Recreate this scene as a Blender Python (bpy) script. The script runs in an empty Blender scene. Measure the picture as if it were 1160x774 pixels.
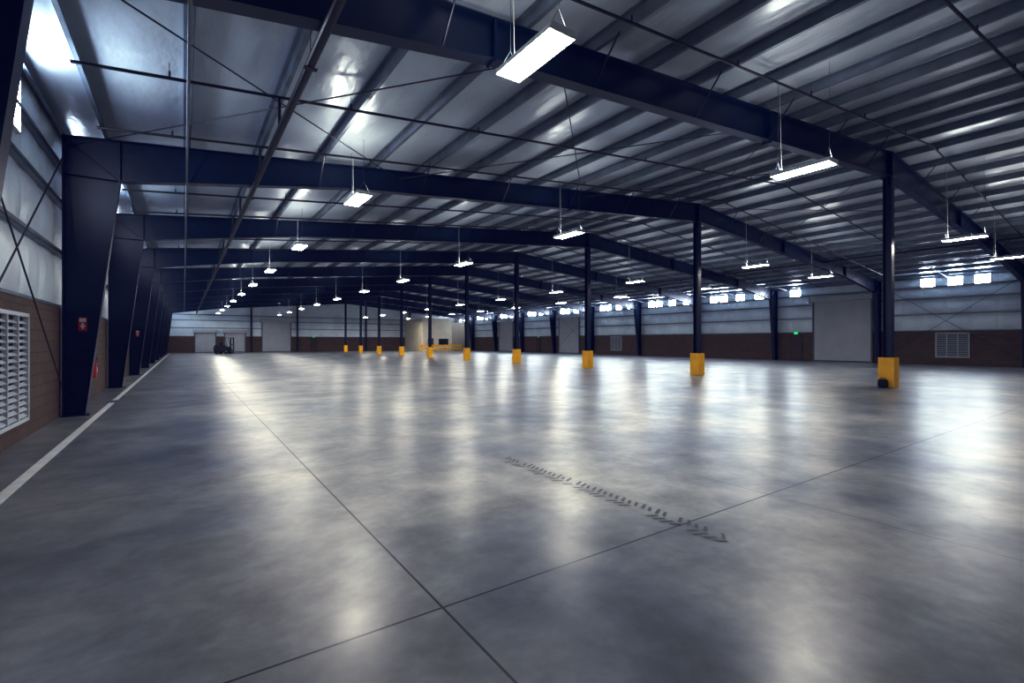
import bpy, math, random
from mathutils import Vector, Matrix
random.seed(4)
S=bpy.context.scene
COL=bpy.context.collection

# ------------------------------------------------------------ layout (metres)
XL,XR,XC=-2.2,43.2,20.5
YF,YB=-1.22,82.6
BAY=7.62
FR=[6.4+BAY*i for i in range(10)]
SLOPE=0.098
def ztop(x): return 6.06+SLOPE*(min(x,2*XC-x)-XL)      # top of rafters
PURL=0.22
def zroof(x): return ztop(x)+PURL

# ------------------------------------------------------------ materials
def mat(name,col,rough=0.5,metal=0.0,spec=0.5,emis=None,es=0,bump=None,var=None):
    m=bpy.data.materials.new(name); m.use_nodes=True
    nt=m.node_tree; b=nt.nodes['Principled BSDF']
    b.inputs['Base Color'].default_value=(*col,1); b.inputs['Roughness'].default_value=rough
    b.inputs['Metallic'].default_value=metal; b.inputs['Specular IOR Level'].default_value=spec
    if emis:
        b.inputs['Emission Color'].default_value=(*emis,1); b.inputs['Emission Strength'].default_value=es
    tc=nt.nodes.new('ShaderNodeTexCoord')
    if var:
        n=nt.nodes.new('ShaderNodeTexNoise'); n.inputs['Scale'].default_value=var[0]; n.inputs['Detail'].default_value=5
        nt.links.new(tc.outputs['Object'],n.inputs['Vector'])
        r=nt.nodes.new('ShaderNodeValToRGB'); k=var[1]
        r.color_ramp.elements[0].position=.3; r.color_ramp.elements[1].position=.7
        r.color_ramp.elements[0].color=(*[c*(1-k) for c in col],1); r.color_ramp.elements[1].color=(*[min(1,c*(1+k)) for c in col],1)
        nt.links.new(n.outputs['Fac'],r.inputs['Fac']); nt.links.new(r.outputs['Color'],b.inputs['Base Color'])
    if bump:
        n=nt.nodes.new('ShaderNodeTexNoise'); n.inputs['Scale'].default_value=bump[0]; n.inputs['Detail'].default_value=4
        mp=nt.nodes.new('ShaderNodeMapping'); 
        if len(bump)>2: mp.inputs['Scale'].default_value=bump[2]
        nt.links.new(tc.outputs['Object'],mp.inputs['Vector']); nt.links.new(mp.outputs['Vector'],n.inputs['Vector'])
        bp=nt.nodes.new('ShaderNodeBump'); bp.inputs['Strength'].default_value=bump[1]; bp.inputs['Distance'].default_value=.05
        nt.links.new(n.outputs['Fac'],bp.inputs['Height']); nt.links.new(bp.outputs['Normal'],b.inputs['Normal'])
    return m

M={}
M['navy']=mat('navy_steel',(0.0042,0.0165,0.054),.36,0,.4,var=(1.5,.25))
M['galv']=mat('galvanised_steel',(0.175,0.215,0.265),.38,.5,.5,var=(2.0,.25))
M['pipe']=mat('black_pipe',(0.010,0.011,0.015),.45)
M['conduit']=mat('grey_conduit',(0.25,0.27,0.3),.4,.5)
M['roofins']=mat('roof_insulation',(0.57,0.64,0.72),.34,.40,.6,bump=(1.9,1.0,(1,.4,1)),var=(.35,.18))
M['wallins']=mat('wall_insulation',(0.80,0.875,0.95),.35,.05,.5,bump=(1.4,1.0,(1,1.3,.5)),var=(.6,.10))
M['yellow']=mat('yellow_paint',(0.97,0.54,0.006),.45,var=(3,.08))
M['white']=mat('white_paint',(0.75,0.76,0.74),.5)
M['linewhite']=mat('floor_line_paint',(0.90,0.92,0.90),.4,var=(6,.08))
M['door']=mat('roller_door_steel',(0.52,0.54,0.56),.4,.1,var=(1,.06))
M['dtrim']=mat('door_trim',(0.12,0.13,0.14),.5)
M['louver']=mat('louver_white',(0.62,0.66,0.70),.4)
M['dark']=mat('dark_recess',(0.01,0.01,0.012),.7)
M['brown']=mat('brown_door',(0.075,0.045,0.035),.5)
M['red']=mat('extinguisher_red',(0.55,0.02,0.015),.3)
M['rubber']=mat('black_rubber',(0.012,0.012,0.013),.75)
M['beige']=mat('office_plaster',(0.74,0.67,0.54),.7,var=(1,.05))
M['beige2']=mat('office_plaster_dark',(0.45,0.40,0.32),.7,var=(1,.05))
M['glass']=mat('dark_glass',(0.03,0.04,0.05),.08)
M['tube']=mat('lamp_tube',(1,1,1),.5,emis=(1.0,0.95,0.82),es=80)
M['day']=mat('daylight_panel',(.9,.95,1),.5,emis=(0.84,0.93,1.0),es=36)
M['exit']=mat('exit_sign_green',(0.02,.5,.15),.5,emis=(.05,1,.3),es=.4)
M['mark']=mat('tyre_mark',(0.115,0.125,0.13),.40,spec=.35)
M['fork']=mat('forklift_body',(0.03,0.03,0.035),.4)

# block wall
def blockmat():
    m=bpy.data.materials.new('brown_block_wall'); m.use_nodes=True; nt=m.node_tree; L=nt.links
    b=nt.nodes['Principled BSDF']; tc=nt.nodes.new('ShaderNodeTexCoord')
    sp=nt.nodes.new('ShaderNodeSeparateXYZ'); L.new(tc.outputs['Object'],sp.inputs[0])
    ad=nt.nodes.new('ShaderNodeMath'); L.new(sp.outputs['X'],ad.inputs[0]); L.new(sp.outputs['Y'],ad.inputs[1])
    cb=nt.nodes.new('ShaderNodeCombineXYZ'); L.new(ad.outputs[0],cb.inputs['X']); L.new(sp.outputs['Z'],cb.inputs['Y'])
    br=nt.nodes.new('ShaderNodeTexBrick'); L.new(cb.outputs[0],br.inputs['Vector'])
    br.inputs['Scale'].default_value=1; br.inputs['Brick Width'].default_value=.406; br.inputs['Row Height'].default_value=.203
    br.inputs['Mortar Size'].default_value=.008; br.inputs['Mortar Smooth'].default_value=.3
    br.inputs['Color1'].default_value=(.165,.105,.070,1); br.inputs['Color2'].default_value=(.125,.082,.055,1); br.inputs['Mortar'].default_value=(.075,.055,.042,1)
    L.new(br.outputs['Color'],b.inputs['Base Color']); b.inputs['Roughness'].default_value=.75
    bp=nt.nodes.new('ShaderNodeBump'); bp.inputs['Strength'].default_value=.5; bp.inputs['Distance'].default_value=.01; bp.invert=True
    L.new(br.outputs['Fac'],bp.inputs['Height']); L.new(bp.outputs['Normal'],b.inputs['Normal'])
    return m
M['block']=blockmat()

def floormat():
    m=bpy.data.materials.new('polished_concrete'); m.use_nodes=True; nt=m.node_tree; L=nt.links; N=nt.nodes.new
    b=nt.nodes['Principled BSDF']; tc=N('ShaderNodeTexCoord')
    def noise(sc,det,rough=.5,dist=0,off=0):
        n=N('ShaderNodeTexNoise'); n.inputs['Scale'].default_value=sc; n.inputs['Detail'].default_value=det
        n.inputs['Roughness'].default_value=rough; n.inputs['Distortion'].default_value=dist
        mp=N('ShaderNodeMapping'); mp.inputs['Location'].default_value=(off,off*1.7,0)
        L.new(tc.outputs['Object'],mp.inputs['Vector']); L.new(mp.outputs['Vector'],n.inputs['Vector']); return n
    def rng(src,lo,hi,a=0.2,c=0.8,clamp=False):
        r=N('ShaderNodeMapRange'); r.clamp=clamp
        r.inputs['From Min'].default_value=a; r.inputs['From Max'].default_value=c
        r.inputs['To Min'].default_value=lo; r.inputs['To Max'].default_value=hi
        L.new(src,r.inputs['Value']); return r.outputs[0]
    def math_(op,a,bv=None,c=None):
        n=N('ShaderNodeMath'); n.operation=op
        for i,v in enumerate((a,bv,c)):
            if v is None: continue
            if isinstance(v,(int,float)): n.inputs[i].default_value=v
            else: L.new(v,n.inputs[i])
        return n.outputs[0]
    # smooth tone field: cool dark <-> warm pale
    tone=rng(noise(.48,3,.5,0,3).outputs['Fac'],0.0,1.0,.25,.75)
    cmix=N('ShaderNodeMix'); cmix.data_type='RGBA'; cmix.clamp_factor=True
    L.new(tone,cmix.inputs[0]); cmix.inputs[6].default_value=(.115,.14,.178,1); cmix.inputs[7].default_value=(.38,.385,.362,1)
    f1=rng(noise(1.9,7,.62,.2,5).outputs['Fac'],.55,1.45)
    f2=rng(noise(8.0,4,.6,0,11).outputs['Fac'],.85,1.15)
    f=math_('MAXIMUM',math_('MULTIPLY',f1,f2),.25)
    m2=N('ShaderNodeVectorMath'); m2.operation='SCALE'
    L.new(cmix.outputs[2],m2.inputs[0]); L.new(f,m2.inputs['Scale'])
    # joints
    s=N('ShaderNodeSeparateXYZ'); L.new(tc.outputs['Object'],s.inputs[0])
    def line(src,off,per,w):
        a=math_('SUBTRACT',src,off-per*20)
        p=math_('PINGPONG',a,per/2)
        return math_('LESS_THAN',p,w)
    jx=line(s.outputs['X'],1.30,3.81,.006); jy=line(s.outputs['Y'],2.64,3.81,.006)
    mj1=math_('COMPARE',s.outputs['X'],1.30,.008); mj2=math_('COMPARE',s.outputs['Y'],2.64,.008)
    faint=math_('MULTIPLY',math_('MAXIMUM',jx,jy),.6)
    joint=math_('MAXIMUM',faint,math_('MULTIPLY',math_('MAXIMUM',mj1,mj2),.94))
    m3=N('ShaderNodeMix'); m3.data_type='RGBA'; L.new(joint,m3.inputs[0]); L.new(m2.outputs[0],m3.inputs[6]); m3.inputs[7].default_value=(.010,.011,.013,1)
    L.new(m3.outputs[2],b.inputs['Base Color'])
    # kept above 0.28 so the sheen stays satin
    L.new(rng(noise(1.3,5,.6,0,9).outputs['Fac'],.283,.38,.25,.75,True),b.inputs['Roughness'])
    b.inputs['Specular IOR Level'].default_value=.48
    return m
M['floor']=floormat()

# ------------------------------------------------------------ mesh builder
class B:
    def __init__(s): s.v=[];s.f=[];s.m=[];s.mats=[]
    def mi(s,k):
        if k not in s.mats: s.mats.append(k)
        return s.mats.index(k)
    def hexa(s,p,k):
        n=len(s.v); s.v+=[tuple(q) for q in p]; i=s.mi(k)
        for f in ((0,3,2,1),(4,5,6,7),(0,1,5,4),(1,2,6,5),(2,3,7,6),(3,0,4,7)):
            s.f.append(tuple(n+a for a in f)); s.m.append(i)
    def box(s,x0,x1,y0,y1,z0,z1,k):
        s.hexa([(x0,y0,z0),(x1,y0,z0),(x1,y1,z0),(x0,y1,z0),(x0,y0,z1),(x1,y0,z1),(x1,y1,z1),(x0,y1,z1)],k)
    def quad(s,pts,k):
        n=len(s.v); s.v+=pts; s.f.append((n,n+1,n+2,n+3)); s.m.append(s.mi(k))
    def xz(s,poly,y0,y1,k):   # extruded polygon in xz plane
        n=len(s.v); m=len(poly); i=s.mi(k)
        s.v+=[(x,y0,z) for x,z in poly]+[(x,y1,z) for x,z in poly]
        s.f.append(tuple(n+a for a in range(m))); s.m.append(i)
        s.f.append(tuple(n+m+a for a in reversed(range(m)))); s.m.append(i)
        for a in range(m):
            b=(a+1)%m; s.f.append((n+b,n+a,n+m+a,n+m+b)); s.m.append(i)
    def yz(s,poly,x0,x1,k):
        n=len(s.v); m=len(poly); i=s.mi(k)
        s.v+=[(x0,y,z) for y,z in poly]+[(x1,y,z) for y,z in poly]
        s.f.append(tuple(n+a for a in range(m))); s.m.append(i)
        s.f.append(tuple(n+m+a for a in reversed(range(m)))); s.m.append(i)
        for a in range(m):
            b=(a+1)%m; s.f.append((n+b,n+a,n+m+a,n+m+b)); s.m.append(i)
    def plate(s,p,q,y0,y1,t,k):  # flange along xz segment, thickness t normal
        (x0,z0),(x1,z1)=p,q; d=math.hypot(x1-x0,z1-z0); nx,nz=-(z1-z0)/d*t/2,(x1-x0)/d*t/2
        s.xz([(x0-nx,z0-nz),(x1-nx,z1-nz),(x1+nx,z1+nz),(x0+nx,z0+nz)],y0,y1,k)
    def cyl(s,p,q,r,k,n=8,r2=None,caps=True):
        p=Vector(p);q=Vector(q); d=(q-p).normalized(); r2=r if r2 is None else r2
        u=d.orthogonal().normalized(); w=d.cross(u); o=len(s.v); i=s.mi(k)
        for c,rad in ((p,r),(q,r2)):
            for a in range(n):
                t=2*math.pi*a/n; s.v.append(tuple(c+u*math.cos(t)*rad+w*math.sin(t)*rad))
        for a in range(n):
            b=(a+1)%n; s.f.append((o+a,o+b,o+n+b,o+n+a)); s.m.append(i)
        if caps:
            s.f.append(tuple(o+a for a in reversed(range(n)))); s.m.append(i)
            s.f.append(tuple(o+n+a for a in range(n))); s.m.append(i)
    def mesh(s,name):
        me=bpy.data.meshes.new(name); me.from_pydata(s.v,[],s.f)
        for k in s.mats: me.materials.append(M[k])
        me.polygons.foreach_set('material_index',s.m); me.update()
        import bmesh
        bm=bmesh.new(); bm.from_mesh(me); bmesh.ops.recalc_face_normals(bm,faces=bm.faces); bm.to_mesh(me); bm.free()
        return me
    def obj(s,name,loc=(0,0,0),bevel=0):
        o=bpy.data.objects.new(name,s.mesh(name)); o.location=loc; COL.objects.link(o)
        if bevel:
            md=o.modifiers.new('bevel','BEVEL'); md.width=bevel; md.segments=2; md.limit_method='ANGLE'
        return o
def inst(name,me,loc,rot=0):
    o=bpy.data.objects.new(name,me); o.location=loc; o.rotation_euler=(0,0,rot); COL.objects.link(o); return o

# ------------------------------------------------------------ shell
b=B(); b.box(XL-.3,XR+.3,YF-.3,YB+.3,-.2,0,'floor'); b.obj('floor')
ZB=2.35
def sidewall(name,x,sgn):
    b=B()
    b.box(min(x,x+sgn*.25),max(x,x+sgn*.25),YF,YB,0,ZB,'block')
    # cap
    b.box(min(x-sgn*.015,x+sgn*.1),max(x-sgn*.015,x+sgn*.1),YF,YB,ZB,ZB+.05,'galv')
    # bulging insulation, pillowed between girts and panel seams
    zs=[];z=ZB+.05
    while z<6.30: zs.append(z); z+=.0988
    zs[-1]=6.30
    ys=[YF+(YB-YF)*i/330 for i in range(331)]
    g=[ZB+.05,3.55,4.65,5.45,6.30]
    def off(y,z):
        for a,c in zip(g,g[1:]):
            if a<=z<=c+1e-6:
                t=(z-a)/(c-a); return .09*math.sin(math.pi*t)**.7
        return 0
    n=len(b.v); i=b.mi('wallins')
    for y in ys:
        fy=abs(math.sin(math.pi*(y-6.4)/1.27))
        for zz in zs: b.v.append((x+sgn*.12-sgn*off(y,zz)*(.35+.65*fy**.5),y,zz))
    m=len(zs)
    for a in range(len(ys)-1):
        for c in range(m-1):
            b.f.append((n+a*m+c,n+(a+1)*m+c,n+(a+1)*m+c+1,n+a*m+c+1)); b.m.append(i)
    b.box(min(x+sgn*.2,x+sgn*.25),max(x+sgn*.2,x+sgn*.25),YF,YB,ZB,6.4,'wallins')
    return b.obj(name)
sidewall('wall_left',XL,-1); sidewall('wall_right',XR,1)
for nm,y,s in (('wall_back',YB,1),('wall_front',YF,-1)):
    b=B(); y0,y1=sorted((y,y+s*.25)); b.box(XL,XR,y0,y1,0,ZB,'block')
    y0,y1=sorted((y+s*.06,y+s*.25))
    b.xz([(XL-.25,ZB),(XR+.25,ZB),(XR+.25,6.3),(XC,zroof(XC)+.05),(XL-.25,6.3)],y0,y1,'wallins')
    y0,y1=sorted((y-s*.012,y+s*.06)); b.box(XL,XR,y0,y1,ZB,ZB+.05,'galv')
    for z in (3.55,4.65,5.45):
        b.box(XL,XR,y0,y1,z,z+.09,'galv')
    b.obj(nm)

# ceiling: insulation draped over purlins
NP=15
PX=[XL+(XC-XL)*(i+.5)/NP for i in range(NP)]
PXall=PX+[2*XC-x for x in reversed(PX)]
b=B(); i=b.mi('roofins'); xs=[]
edges=[XL-.25]+PX+[XC]
for a,c in zip(edges,edges[1:]):
    for k in range(8): xs.append((a+(c-a)*k/8,math.sin(math.pi*k/8)))
xs.append((XC,0)); xs+= [(2*XC-x,s) for x,s in reversed(xs[:-1])]
ys=[YF-.25+(YB+.5-YF)*k/110 for k in range(111)]
for y in ys:
    for x,s in xs: b.v.append((x,y,zroof(x)+.03-.075*s**.8))
m=len(xs)
for a in range(len(ys)-1):
    for c in range(m-1):
        b.f.append((a*m+c,a*m+c+1,(a+1)*m+c+1,(a+1)*m+c)); b.m.append(i)
o=b.obj('ceiling')
for p in o.data.polygons: p.use_smooth=True
b=B(); b.xz([(XL-.3,zroof(XL)+.06),(XC,zroof(XC)+.08),(XC,zroof(XC)+.14),(XL-.3,zroof(XL)+.12)],YF-.3,YB+.3,'galv')
b.xz([(XR+.3,zroof(XL)+.06),(XC,zroof(XC)+.08),(XC,zroof(XC)+.14),(XR+.3,zroof(XL)+.12)],YF-.3,YB+.3,'galv')
b.obj('roof_deck')

# purlins (Z sections)
b=B()
for x in PXall:
    z0=ztop(x)+.008; z1=zroof(x)
    b.box(x-.005,x+.005,YF,YB,z0,z1,'galv')
    b.box(x,x+.07,YF,YB,z0,z0+.006,'galv'); b.box(x-.07,x,YF,YB,z1-.006,z1,'galv')
    b.box(x+.064,x+.07,YF,YB,z0,z0+.025,'galv')
for x,s in ((XL+.02,1),(XR-.02,-1)):   # eave struts
    z0=6.06; a,c=sorted((x,x+s*.08)); b.box(a,c,YF,YB,z0,z0+.008,'galv'); a,c=sorted((x,x+s*.008)); b.box(a,c,YF,YB,z0,z0+.2,'galv')
b.obj('roof_purlins')

# girts
b=B()
for x,s in ((XL,1),(XR,-1)):
    for z in (3.55,4.65,5.45):
        a,c=sorted((x-s*.12,x+s*.03)); b.box(a,c,YF,YB,z-.05,z-.042,'galv'); 
        a,c=sorted((x+s*.022,x+s*.03)); b.box(a,c,YF,YB,z-.05,z+.03,'galv')
b.obj('wall_girts')

# ------------------------------------------------------------ portal frames
FW=.125
b=B()
for sg in (0,1):
    T=(lambda x:x) if sg==0 else (lambda x:2*XC-x)
    P=lambda pts:[(T(x),z) for x,z in pts]
    xo=XL+.06
    inner=[(XL+.42,0.02),(-1.19,5.25)]
    bot=[(-1.19,5.25),(4.0,6.03),(XC,7.42)]
    web=[(xo,0.02),inner[0],inner[1],(4.0,6.03),(XC,7.42),(XC,ztop(XC)),(4.0,ztop(4.0)),(xo,ztop(xo))]
    w1=P([web[0],web[1],web[2],(xo,5.25)]); w2=P([(xo,5.25),web[2],web[3],web[6],web[7]]); w3=P([web[3],web[4],web[5],web[6]])
    for w in (w1,w2,w3): b.xz(w,-.006,.006,'navy')
    segs=[((xo,0.02),(xo,ztop(xo))),(inner[0],inner[1]),(bot[0],bot[1]),(bot[1],bot[2]),((xo,ztop(xo)-.01),(XC,ztop(XC)-.01))]
    for p,q in segs: b.plate(P([p])[0],P([q])[0],-FW,FW,.02,'navy')
    # knee stiffeners and splice plates
    for p,q in (((xo,5.25),(-1.19,5.25)),((-1.19,5.25),(-1.19,ztop(-1.19))),((xo,ztop(xo)),(-1.19,5.25))):
        b.plate(P([p])[0],P([q])[0],-FW*.9,FW*.9,.014,'navy')
    for x in (4.0,12.3):
        zb=6.03+(x-4)*(7.42-6.03)/(XC-4)
        b.plate(P([(x,zb-.05)])[0],P([(x,ztop(x))])[0],-FW,FW,.04,'navy')
    # column base plate
    x0,x1=sorted((T(xo-.03),T(XL+.5))); b.box(x0,x1,-.16,.16,0,.025,'navy')
    # flange braces to purlins
    for k in range(1,NP,2):
        x=PX[k]; zb=(6.03+(x-4)*(7.42-6.03)/(XC-4)) if x>4 else 5.25+(x+1.19)*.15
        for s in (-1,1):
            b.cyl((T(x),s*.1,zb+.02),(T(x),s*.72,ztop(x)+.03),.016,'navy',4)
b.box(XC-.03,XC+.03,-FW,FW,7.38,ztop(XC),'navy')
fme=b.mesh('steel_portal_frame')
for y in FR: inst('steel_portal_frame',fme,(0,y,0))

# end-wall columns
b=B()
for x in (8.5,15,26,34):
    b.box(x-.11,x+.11,YB-.26,YB-.245,0,ztop(x),'navy'); b.box(x-.11,x+.11,YB-.035,YB-.02,0,ztop(x),'navy'); b.box(x-.006,x+.006,YB-.25,YB-.03,0,ztop(x),'navy')
b.obj('end_wall_columns')

# ------------------------------------------------------------ interior columns with yellow guards
b=B(); zt=7.40
b.box(-.125,.125,-.13,-.115,.02,zt,'navy'); b.box(-.125,.125,.115,.13,.02,zt,'navy'); b.box(-.006,.006,-.13,.13,.02,zt,'navy')
b.box(-.2,.2,-.2,.2,0,.03,'navy'); b.box(-.2,.2,-.2,.2,zt-.03,zt-.005,'navy')
for s in (-1,1): b.xz([(s*.006,zt-.35),(s*.19,zt-.03),(s*.006,zt-.03)],-.01,.01,'navy')
# guard: four yellow shells with flared cap lip and joint
g=.235
for sx,sy in ((1,0),(-1,0),(0,1),(0,-1)):
    if sx: a,c=sorted((sx*g,sx*(g-.04))); b.box(a,c,-g,g,.012,1.06,'yellow')
    else:  a,c=sorted((sy*g,sy*(g-.04))); b.box(-g+.04,g-.04,a,c,.012,1.06,'yellow')
b.box(-g+.04,g-.04,-g+.04,g-.04,.98,1.03,'yellow')
for z in (.25,.80):
    for s in (-1,1):
        b.box(-g-.004,g+.004,s*g-.004*(1),s*g+.004,z,z+.035,'yellow'); b.box(s*g-.004,s*g+.004,-g-.004,g+.004,z,z+.035,'yellow')
cme=b.mesh('support_column')
for y in FR: inst('support_column',cme,(XC,y,0))

# ------------------------------------------------------------ high-bay lights
def light_mesh(x):
    b=B(); zc=5.36; L=.6; W=.21
    b.xz([(-W,zc-.05),(-W+.012,zc-.05),(-W+.05,zc+.02),(W-.05,zc+.02),(W-.012,zc-.05),(W,zc-.05),(W-.04,zc+.045),(-W+.04,zc+.045)],-L,L,'white')
    for s in (-1,1): b.box(-W+.02,W-.02,s*L-.012,s*L+.012,zc-.05,zc+.04,'white')
    for k in range(2):
        xx=-.095+k*.19; z=zc-.047
        b.quad([(xx-.082,-L+.03,z),(xx+.082,-L+.03,z),(xx+.082,L-.03,z),(xx-.082,L-.03,z)],'tube')
    b.box(-.05,.05,-.2,.2,zc+.05,zc+.10,'galv')
    for s in (-1,1):
        y0,y1=s*.40-.14,s*.40+.14; z=zc+.048
        b.quad([(-.07,y0,z),(.07,y0,z),(.07,y1,z),(-.07,y1,z)],'tube')
    for s in (-1,1):
        b.cyl((-.15,s*.52,zc+.04),(0,s*.52,zc+.30),.004,'galv',4); b.cyl((.15,s*.52,zc+.04),(0,s*.52,zc+.30),.004,'galv',4)
        b.cyl((0,s*.52,zc+.30),(0,s*.52,ztop(x)+.08),.004,'galv',4)
    b.cyl((.02,.45,zc+.08),(.03,.5,ztop(x)+.05),.006,'white',5)
    return b.mesh('high_bay_light')
for x in (3.75,11.05,23.15,30.1):
    me=light_mesh(x)
    for k in range(10): inst('high_bay_light',me,(x,4.98+BAY*k,0))

# ------------------------------------------------------------ sprinkler pipes
b=B()
def zp(x): return ztop(x)-.16
for fy in [-1.2]+FR:
    for o_ in (3.6,6.4):
        y=fy+o_
        if y>YB-1: continue
        b.cyl((XL+.75,y,zp(XL+.75)),(XC,y,zp(XC)),.027,'pipe',6); b.cyl((XC,y,zp(XC)),(XR-.75,y,zp(XR-.75)),.027,'pipe',6)
        x=XL+2
        while x<XR-1:
            b.cyl((x,y,zp(x)+.02),(x,y,zp(x)+.12),.018,'pipe',5); b.cyl((x,y,zp(x)),(x,y,ztop(x)+.1),.006,'galv',4); x+=3.04
        b.cyl((1.5,y,5.62),(1.5,y,zp(1.5)),.03,'pipe',6)
b.cyl((1.5,YF+.2,5.60),(1.5,YB-.5,5.60),.065,'pipe',12)
for fy in FR:
    b.cyl((1.5,fy+.9,5.6),(1.5,fy+.9,ztop(1.5)+.1),.008,'galv',4)
    b.box(1.41,1.59,fy+.86,fy+.94,5.53,5.545,'pipe')
for x in (33.8,):
    b.cyl((x,YF+.2,zp(x)-.12),(x,YB-.5,zp(x)-.12),.055,'pipe',10)
b.obj('sprinkler_pipes')
b=B(); b.cyl((.06,YF+.2,5.42),(.06,YB-.4,5.42),.022,'conduit',6)
for fy in FR: b.cyl((.06,fy+.3,5.42),(.06,fy+.3,ztop(0)+.1),.006,'galv',4)
b.obj('electrical_conduit')

# ------------------------------------------------------------ bracing rods
b=B()
bays=[-1.2]+FR
for bi in (1,6):
    y0=bays[bi]; y1=y0+BAY
    xsb=[XL+.1,5.4,13,XC,28,35.6,XR-.1]
    for a,c in zip(xsb,xsb[1:]):
        for p,q in ((a,c),(c,a)):
            b.cyl((p,y0,ztop(p)-.22),(q,y1,ztop(q)-.22),.013,'pipe',5)
    for x in (XL+.12,XR-.12):
        b.cyl((x,y0+.1,.35),(x,y1-.1,5.75),.013,'pipe',5); b.cyl((x,y1-.1,.35),(x,y0+.1,5.75),.013,'pipe',5)
b.obj('bracing_rods')

# ------------------------------------------------------------ daylight panels (translucent windows)
wn=0
def daywin(x,s,y,w,z0,z1):
    global wn; wn+=1
    b=B(); xf=x+s*.02
    a,c=sorted((xf,xf-s*.05)); xi=xf+s*.002
    b.box(a,c,y-w/2,y+w/2,z0,z1,'white')
    b.quad([(xi,y-w/2,z0),(xi,y+w/2,z0),(xi,y+w/2,z1),(xi,y-w/2,z1)],'day')
    a,c=sorted((xf+s*.012,xf-s*.06))
    b.box(a,c,y-w/2-.03,y-w/2,z0-.03,z1+.03,'white'); b.box(a,c,y+w/2,y+w/2+.03,z0-.03,z1+.03,'white')
    b.box(a,c,y-w/2-.03,y+w/2+.03,z0-.03,z0,'white'); b.box(a,c,y-w/2-.03,y+w/2+.03,z1,z1+.03,'white')
    b.obj('window_%d'%wn)
for y in (8.4,9.75,11.2): daywin(XR,-1,y,.75,5.42,6.02)
for fy in FR[2:]:
    for o_ in (-1.6,1.5,3.3,5.0): daywin(XR,-1,fy+o_,.8,5.42,6.02)
daywin(XL,1,10.4,.9,5.0,6.0)
for fy in FR[1:]:
    for o_ in (2.2,4.6): daywin(XL,1,fy+o_,.8,5.42,6.02)

# ------------------------------------------------------------ doors
def roller(name,W,H,loc,rot):
    b=B(); n=int(H/.09)
    for k in range(n):
        z0=.03+k*(H-.03)/n; z1=.03+(k+1)*(H-.03)/n
        b.hexa([(-W/2,-.02,z0),(W/2,-.02,z0),(W/2,0,z0),(-W/2,0,z0),(-W/2,-.02,z1),(W/2,-.02,z1),(W/2,0,z1),(-W/2,0,z1)],'door')
        b.box(-W/2,W/2,-.035,-.02,z0+.02,z1-.02,'door')
    for s in (-1,1):
        b.box(s*W/2-.06,s*W/2+.06,-.07,0.01,0,H+.1,'dtrim')
    b.box(-W/2,W/2,-.05,-.01,.0,.1,'dtrim')
    b.box(-W/2-.15,W/2+.15,-.40,0.0,H,H+.42,'door'); b.box(-W/2-.17,-W/2-.15,-.42,0,H-.04,H+.44,'dtrim'); b.box(W/2+.15,W/2+.17,-.42,0,H-.04,H+.44,'dtrim')
    o=b.obj(name,loc); o.rotation_euler=(0,0,rot); return o
R=math.radians
dn=0
def D(W,H,loc,rot):
    global dn; dn+=1; roller('door_%d'%dn,W,H,loc,R(rot))
D(4.1,4.85,(XR-.05,16.55,0),-90)
D(4.1,4.85,(XR-.05,49.2,0),-90)
D(4.1,4.85,(XR-.05,64.6,0),-90)
D(4.1,4.6,(12.0,YB-.05,0),0)
D(2.6,2.9,(2.6,YB-.05,0),0); D(2.7,2.9,(6.35,YB-.05,0),0)
def mandoor(loc,rot):
    global dn; dn+=1; b=B()
    b.box(-.46,.46,-.03,0,.01,2.1,'brown'); 
    for s in (-1,1): b.box(s*.49-.03,s*.49+.03,-.05,0,0,2.16,'brown')
    b.box(-.52,.52,-.05,0,2.1,2.17,'brown'); b.cyl((.36,-.03,1.02),(.36,-.08,1.02),.02,'galv'); b.cyl((.36,-.075,1.02),(.24,-.075,1.02),.012,'galv')
    b.box(-.15,.15,-.06,0,2.24,2.42,'exit')
    o=b.obj('door_%d'%dn,loc); o.rotation_euler=(0,0,R(rot))
mandoor((XR-.002,20.0,0),-90); mandoor((XR-.002,56,0),-90); mandoor((17.5,YB-.002,0),0); mandoor((XL+.002,33.5,0),90)

def louver(W,z0,z1,loc,rot):
    b=B()
    b.box(-W/2,W/2,-.02,0,z0,z1,'dark')
    for s in (-1,1): b.box(s*W/2-.03,s*W/2+.03,-.09,0,z0-.03,z1+.03,'louver')
    b.box(-W/2,W/2,-.09,0,z0-.03,z0+.03,'louver'); b.box(-W/2,W/2,-.09,0,z1-.03,z1+.03,'louver')
    nv=max(1,round(W/.6))
    for k in range(1,nv): x=-W/2+W*k/nv; b.box(x-.02,x+.02,-.085,0,z0,z1,'louver')
    z=z0+.05
    while z<z1-.06:
        b.hexa([(-W/2,-.08,z),(W/2,-.08,z),(W/2,-.07,z),(-W/2,-.07,z),(-W/2,-.03,z+.05),(W/2,-.03,z+.05),(W/2,-.02,z+.05),(-W/2,-.02,z+.05)],'louver'); z+=.1
    o=b.obj('wall_louver',loc); o.rotation_euler=(0,0,R(rot))
louver(1.7,.35,2.05,(XL+.002,10.2,0),90)
louver(1.7,.55,2.2,(XR-.002,9.9,0),-90)
louver(1.7,.55,2.2,(XR-.002,40.6,0),-90)
louver(1.7,.35,2.05,(XL+.002,25.5,0),90)

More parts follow.
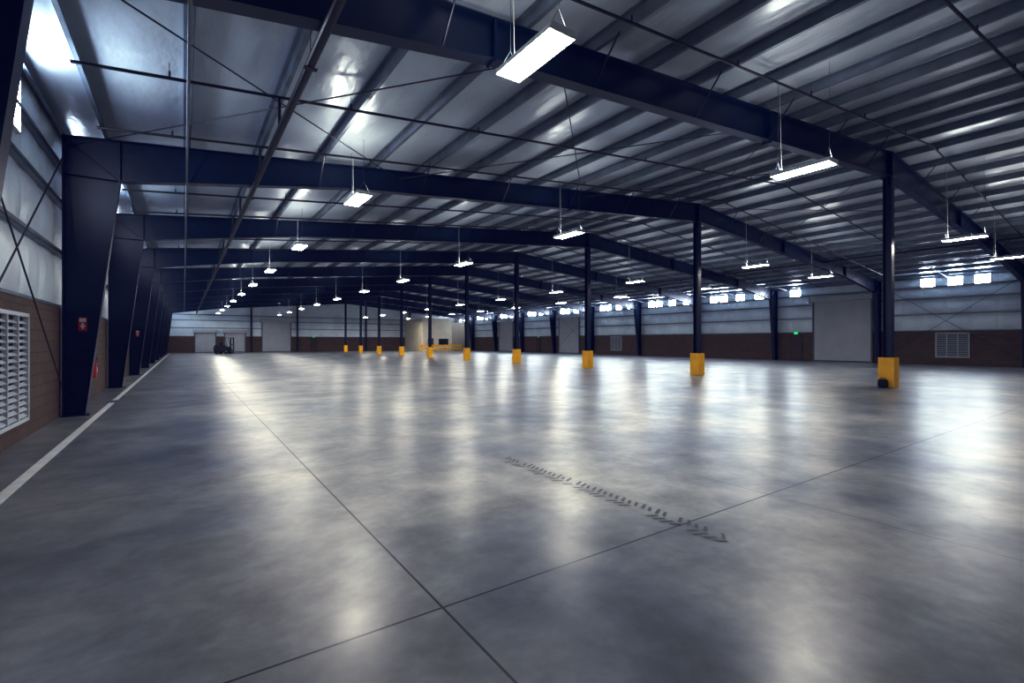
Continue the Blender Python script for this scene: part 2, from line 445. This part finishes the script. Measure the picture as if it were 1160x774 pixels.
# ------------------------------------------------------------ floor markings
b=B(); b.box(-1.62,-1.50,YF+.4,16.4,0.0005,.003,'linewhite'); b.box(-1.62,-1.50,17.1,YB-1,0.0005,.003,'linewhite'); b.obj('floor_line')
b=B(); y=2.2; k=0
while y<5.5:
    for s in (-1,1):
        if random.random()<.9-.25*(y-2.2)/3.3:
            x0=3.65+s*.012; x1=3.65+s*random.uniform(.09,.135); yy=y+(.04 if s>0 else 0)
            n=len(b.v); b.v+=[(x0,yy,.003),(x0,yy+.04,.003),(x1,yy+.095,.003),(x1,yy+.06,.003)]
            b.f.append((n,n+1,n+2,n+3)); b.m.append(b.mi('mark'))
    y+=.085
b.obj('tyre_tracks')

# ------------------------------------------------------------ office block and guard rail
b=B(); x0,x1,y0,h=33.0,XR-.1,74.6,5.6
b.box(x0,38.5,y0,YB-.3,0,h,'beige'); b.box(38.5,x1,y0+1.2,YB-.3,0,h-.6,'beige2')
b.box(x0-.06,38.56,y0-.06,y0,h-.12,h+.03,'white')
b.box(34.0,35.0,y0-.04,y0+.01,0,2.15,'brown'); b.box(36.0,37.8,y0-.03,y0+.01,1.0,2.1,'glass')
for a,c,d,e in ((35.95,37.85,.95,1.0),(35.95,37.85,2.1,2.15)): b.box(a,c,y0-.05,y0,d,e,'white')
b.box(34.35,34.65,y0-.06,y0,2.3,2.48,'exit')
b.obj('office_block')
b=B()
for k in range(6):
    x=31.4+k*1.5; b.box(x-.06,x+.06,71.94,72.06,0,1.15,'yellow'); b.box(x-.12,x+.12,71.88,72.12,0,.02,'yellow')
for z in (.45,.95): 
    b.box(31.34,38.96,71.9,71.93,z-.14,z+.14,'yellow'); b.box(31.34,38.96,71.87,71.9,z-.1,z-.04,'yellow'); b.box(31.34,38.96,71.87,71.9,z+.04,z+.1,'yellow')
b.obj('guard_railing')

# ------------------------------------------------------------ forklift
b=B()
b.box(-.5,.5,-.2,1.1,.28,.95,'fork'); b.yz([(.6,.25),(1.45,.3),(1.5,.75),(1.35,1.15),(.6,1.15)],-.52,.52,'fork')
b.box(-.25,.25,.35,.8,.95,1.08,'rubber'); b.box(-.25,.25,.75,.87,1.05,1.5,'rubber')
for s in (-1,1):
    b.cyl((s*.46,-.15,.9),(s*.42,.1,2.1),.03,'fork'); b.cyl((s*.46,1.2,1.1),(s*.42,.95,2.1),.03,'fork')
    b.cyl((s*.42,-.1,.33),(s*.60,-.1,.33),.33,'rubber',18); b.cyl((s*.40,1.1,.27),(s*.56,1.1,.27),.27,'rubber',18)
    b.cyl((s*.60,-.1,.33),(s*.605,-.1,.33),.15,'galv',12)
    b.box(s*.36-.05,s*.36+.05,-.62,-.5,.1,2.15,'pipe'); b.box(s*.26-.05,s*.26+.05,-1.75,-.66,.06,.11,'galv'); b.box(s*.26-.05,s*.26+.05,-.70,-.65,.06,.6,'galv')
for k in range(6): b.box(-.44,.44,.08+k*.17,.12+k*.17,2.09,2.13,'fork')
for y in (.05,1.0): b.box(-.45,.45,y-.03,y+.03,2.08,2.14,'fork')
for z in (.5,1.2,2.1): b.box(-.4,.4,-.6,-.52,z-.05,z+.05,'pipe')
b.box(-.45,.45,-.66,-.62,.3,.38,'galv'); b.box(-.45,.45,-.66,-.62,.65,.72,'galv')
b.cyl((0,.15,.95),(0,.3,1.25),.02,'fork')
o=b.obj('forklift',(4.7,72,0),.01); o.rotation_euler=(0,0,R(60))

# ------------------------------------------------------------ small things
def extinguisher(loc):
    b=B()
    b.cyl((0,0,-.24),(0,0,.16),.085,'red',20); b.cyl((0,0,.16),(0,0,.23),.085,'red',20,.03); b.cyl((0,0,.23),(0,0,.27),.025,'galv',12)
    b.box(-.02,.11,-.015,.015,.27,.285,'rubber'); b.box(-.02,.10,-.015,.015,.31,.322,'rubber'); b.box(-.02,.01,-.015,.015,.26,.32,'rubber')
    b.cyl((0,.02,.255),(.05,.10,.20),.012,'rubber'); b.cyl((.05,.10,.20),(.05,.10,-.12),.012,'rubber'); b.cyl((.05,.10,-.12),(.05,.10,-.2),.014,'rubber',8,.022)
    b.box(-.119,-.08,-.05,.05,-.1,.1,'red'); b.box(-.085,-.0,-.09,.09,-.02,.01,'galv')
    b.box(.083,.087,-.04,.04,-.1,.05,'white')
    b.obj('fire_extinguisher',loc,0)
extinguisher((XL+.122,17.6,.85)); extinguisher((XL+.122,31,.85)); extinguisher((XL+.122,46.5,.85))
def sign(y):
    b=B(); x0=-1.83; z=2.0
    b.box(x0-.07,x0+.07,-.004,0,z-.15,z+.15,'red')
    b.xz([(x0-.05,z-.02),(x0,z-.12),(x0+.05,z-.02),(x0+.018,z-.02),(x0+.018,z+.03),(x0-.018,z+.03),(x0-.018,z-.02)],-.007,-.004,'white')
    b.box(x0-.055,x0+.055,-.006,-.004,z+.05,z+.13,'white')
    b.obj('extinguisher_sign',(0,y-.0065,0))
sign(FR[1]); sign(FR[3])
# black duffel bag next to first column
b=B()
rings=[(-.17,.10),(-.14,.14),(0,.15),(.14,.14),(.17,.10)]
n=14
for y,r in rings:
    for a in range(n):
        t=2*math.pi*a/n; b.v.append((math.cos(t)*r*.6,y*.8,max(0.0,.15+math.sin(t)*r*1.1)))
i=b.mi('rubber')
for k in range(len(rings)-1):
    for a in range(n):
        c=(a+1)%n; b.f.append((k*n+a,k*n+c,(k+1)*n+c,(k+1)*n+a)); b.m.append(i)
b.f.append(tuple(range(n))); b.m.append(i); b.f.append(tuple((len(rings)-1)*n+a for a in range(n))); b.m.append(i)
pts=[(0,-.08,.29),(0,-.05,.35),(0,.05,.35),(0,.08,.29)]
for p,q in zip(pts,pts[1:]): b.cyl(p,q,.010,'rubber')
b.obj('duffel_bag',(XC-.34,FR[0]+.06,0))

# ------------------------------------------------------------ world, camera, view
w=bpy.data.worlds.new('world'); S.world=w; w.use_nodes=True
w.node_tree.nodes['Background'].inputs[0].default_value=(.55,.7,1,1); w.node_tree.nodes['Background'].inputs[1].default_value=.3
cam=bpy.data.cameras.new('camera'); co=bpy.data.objects.new('camera',cam); COL.objects.link(co)
cam.lens=16.82; cam.sensor_width=36; cam.clip_end=500; cam.clip_start=.05
co.location=(0,0,1.62); co.rotation_euler=(R(90),0,-math.atan2(372,542))
S.camera=co
S.view_settings.view_transform='Standard'
S.view_settings.look='None'
S.view_settings.exposure=1.0
S.view_settings.use_curve_mapping=True
cm=S.view_settings.curve_mapping
# overall S-curve, blue lifted a touch in shadows and lowered in highlights
c=cm.curves[3]; c.points.new(.12,.068); c.points.new(.45,.50); c.points.new(.75,.87)
cb=cm.curves[2]; cb.points[0].location=(0,0.009); cb.points.new(.2,.22); cb.points.new(.8,.75)
cm.update()
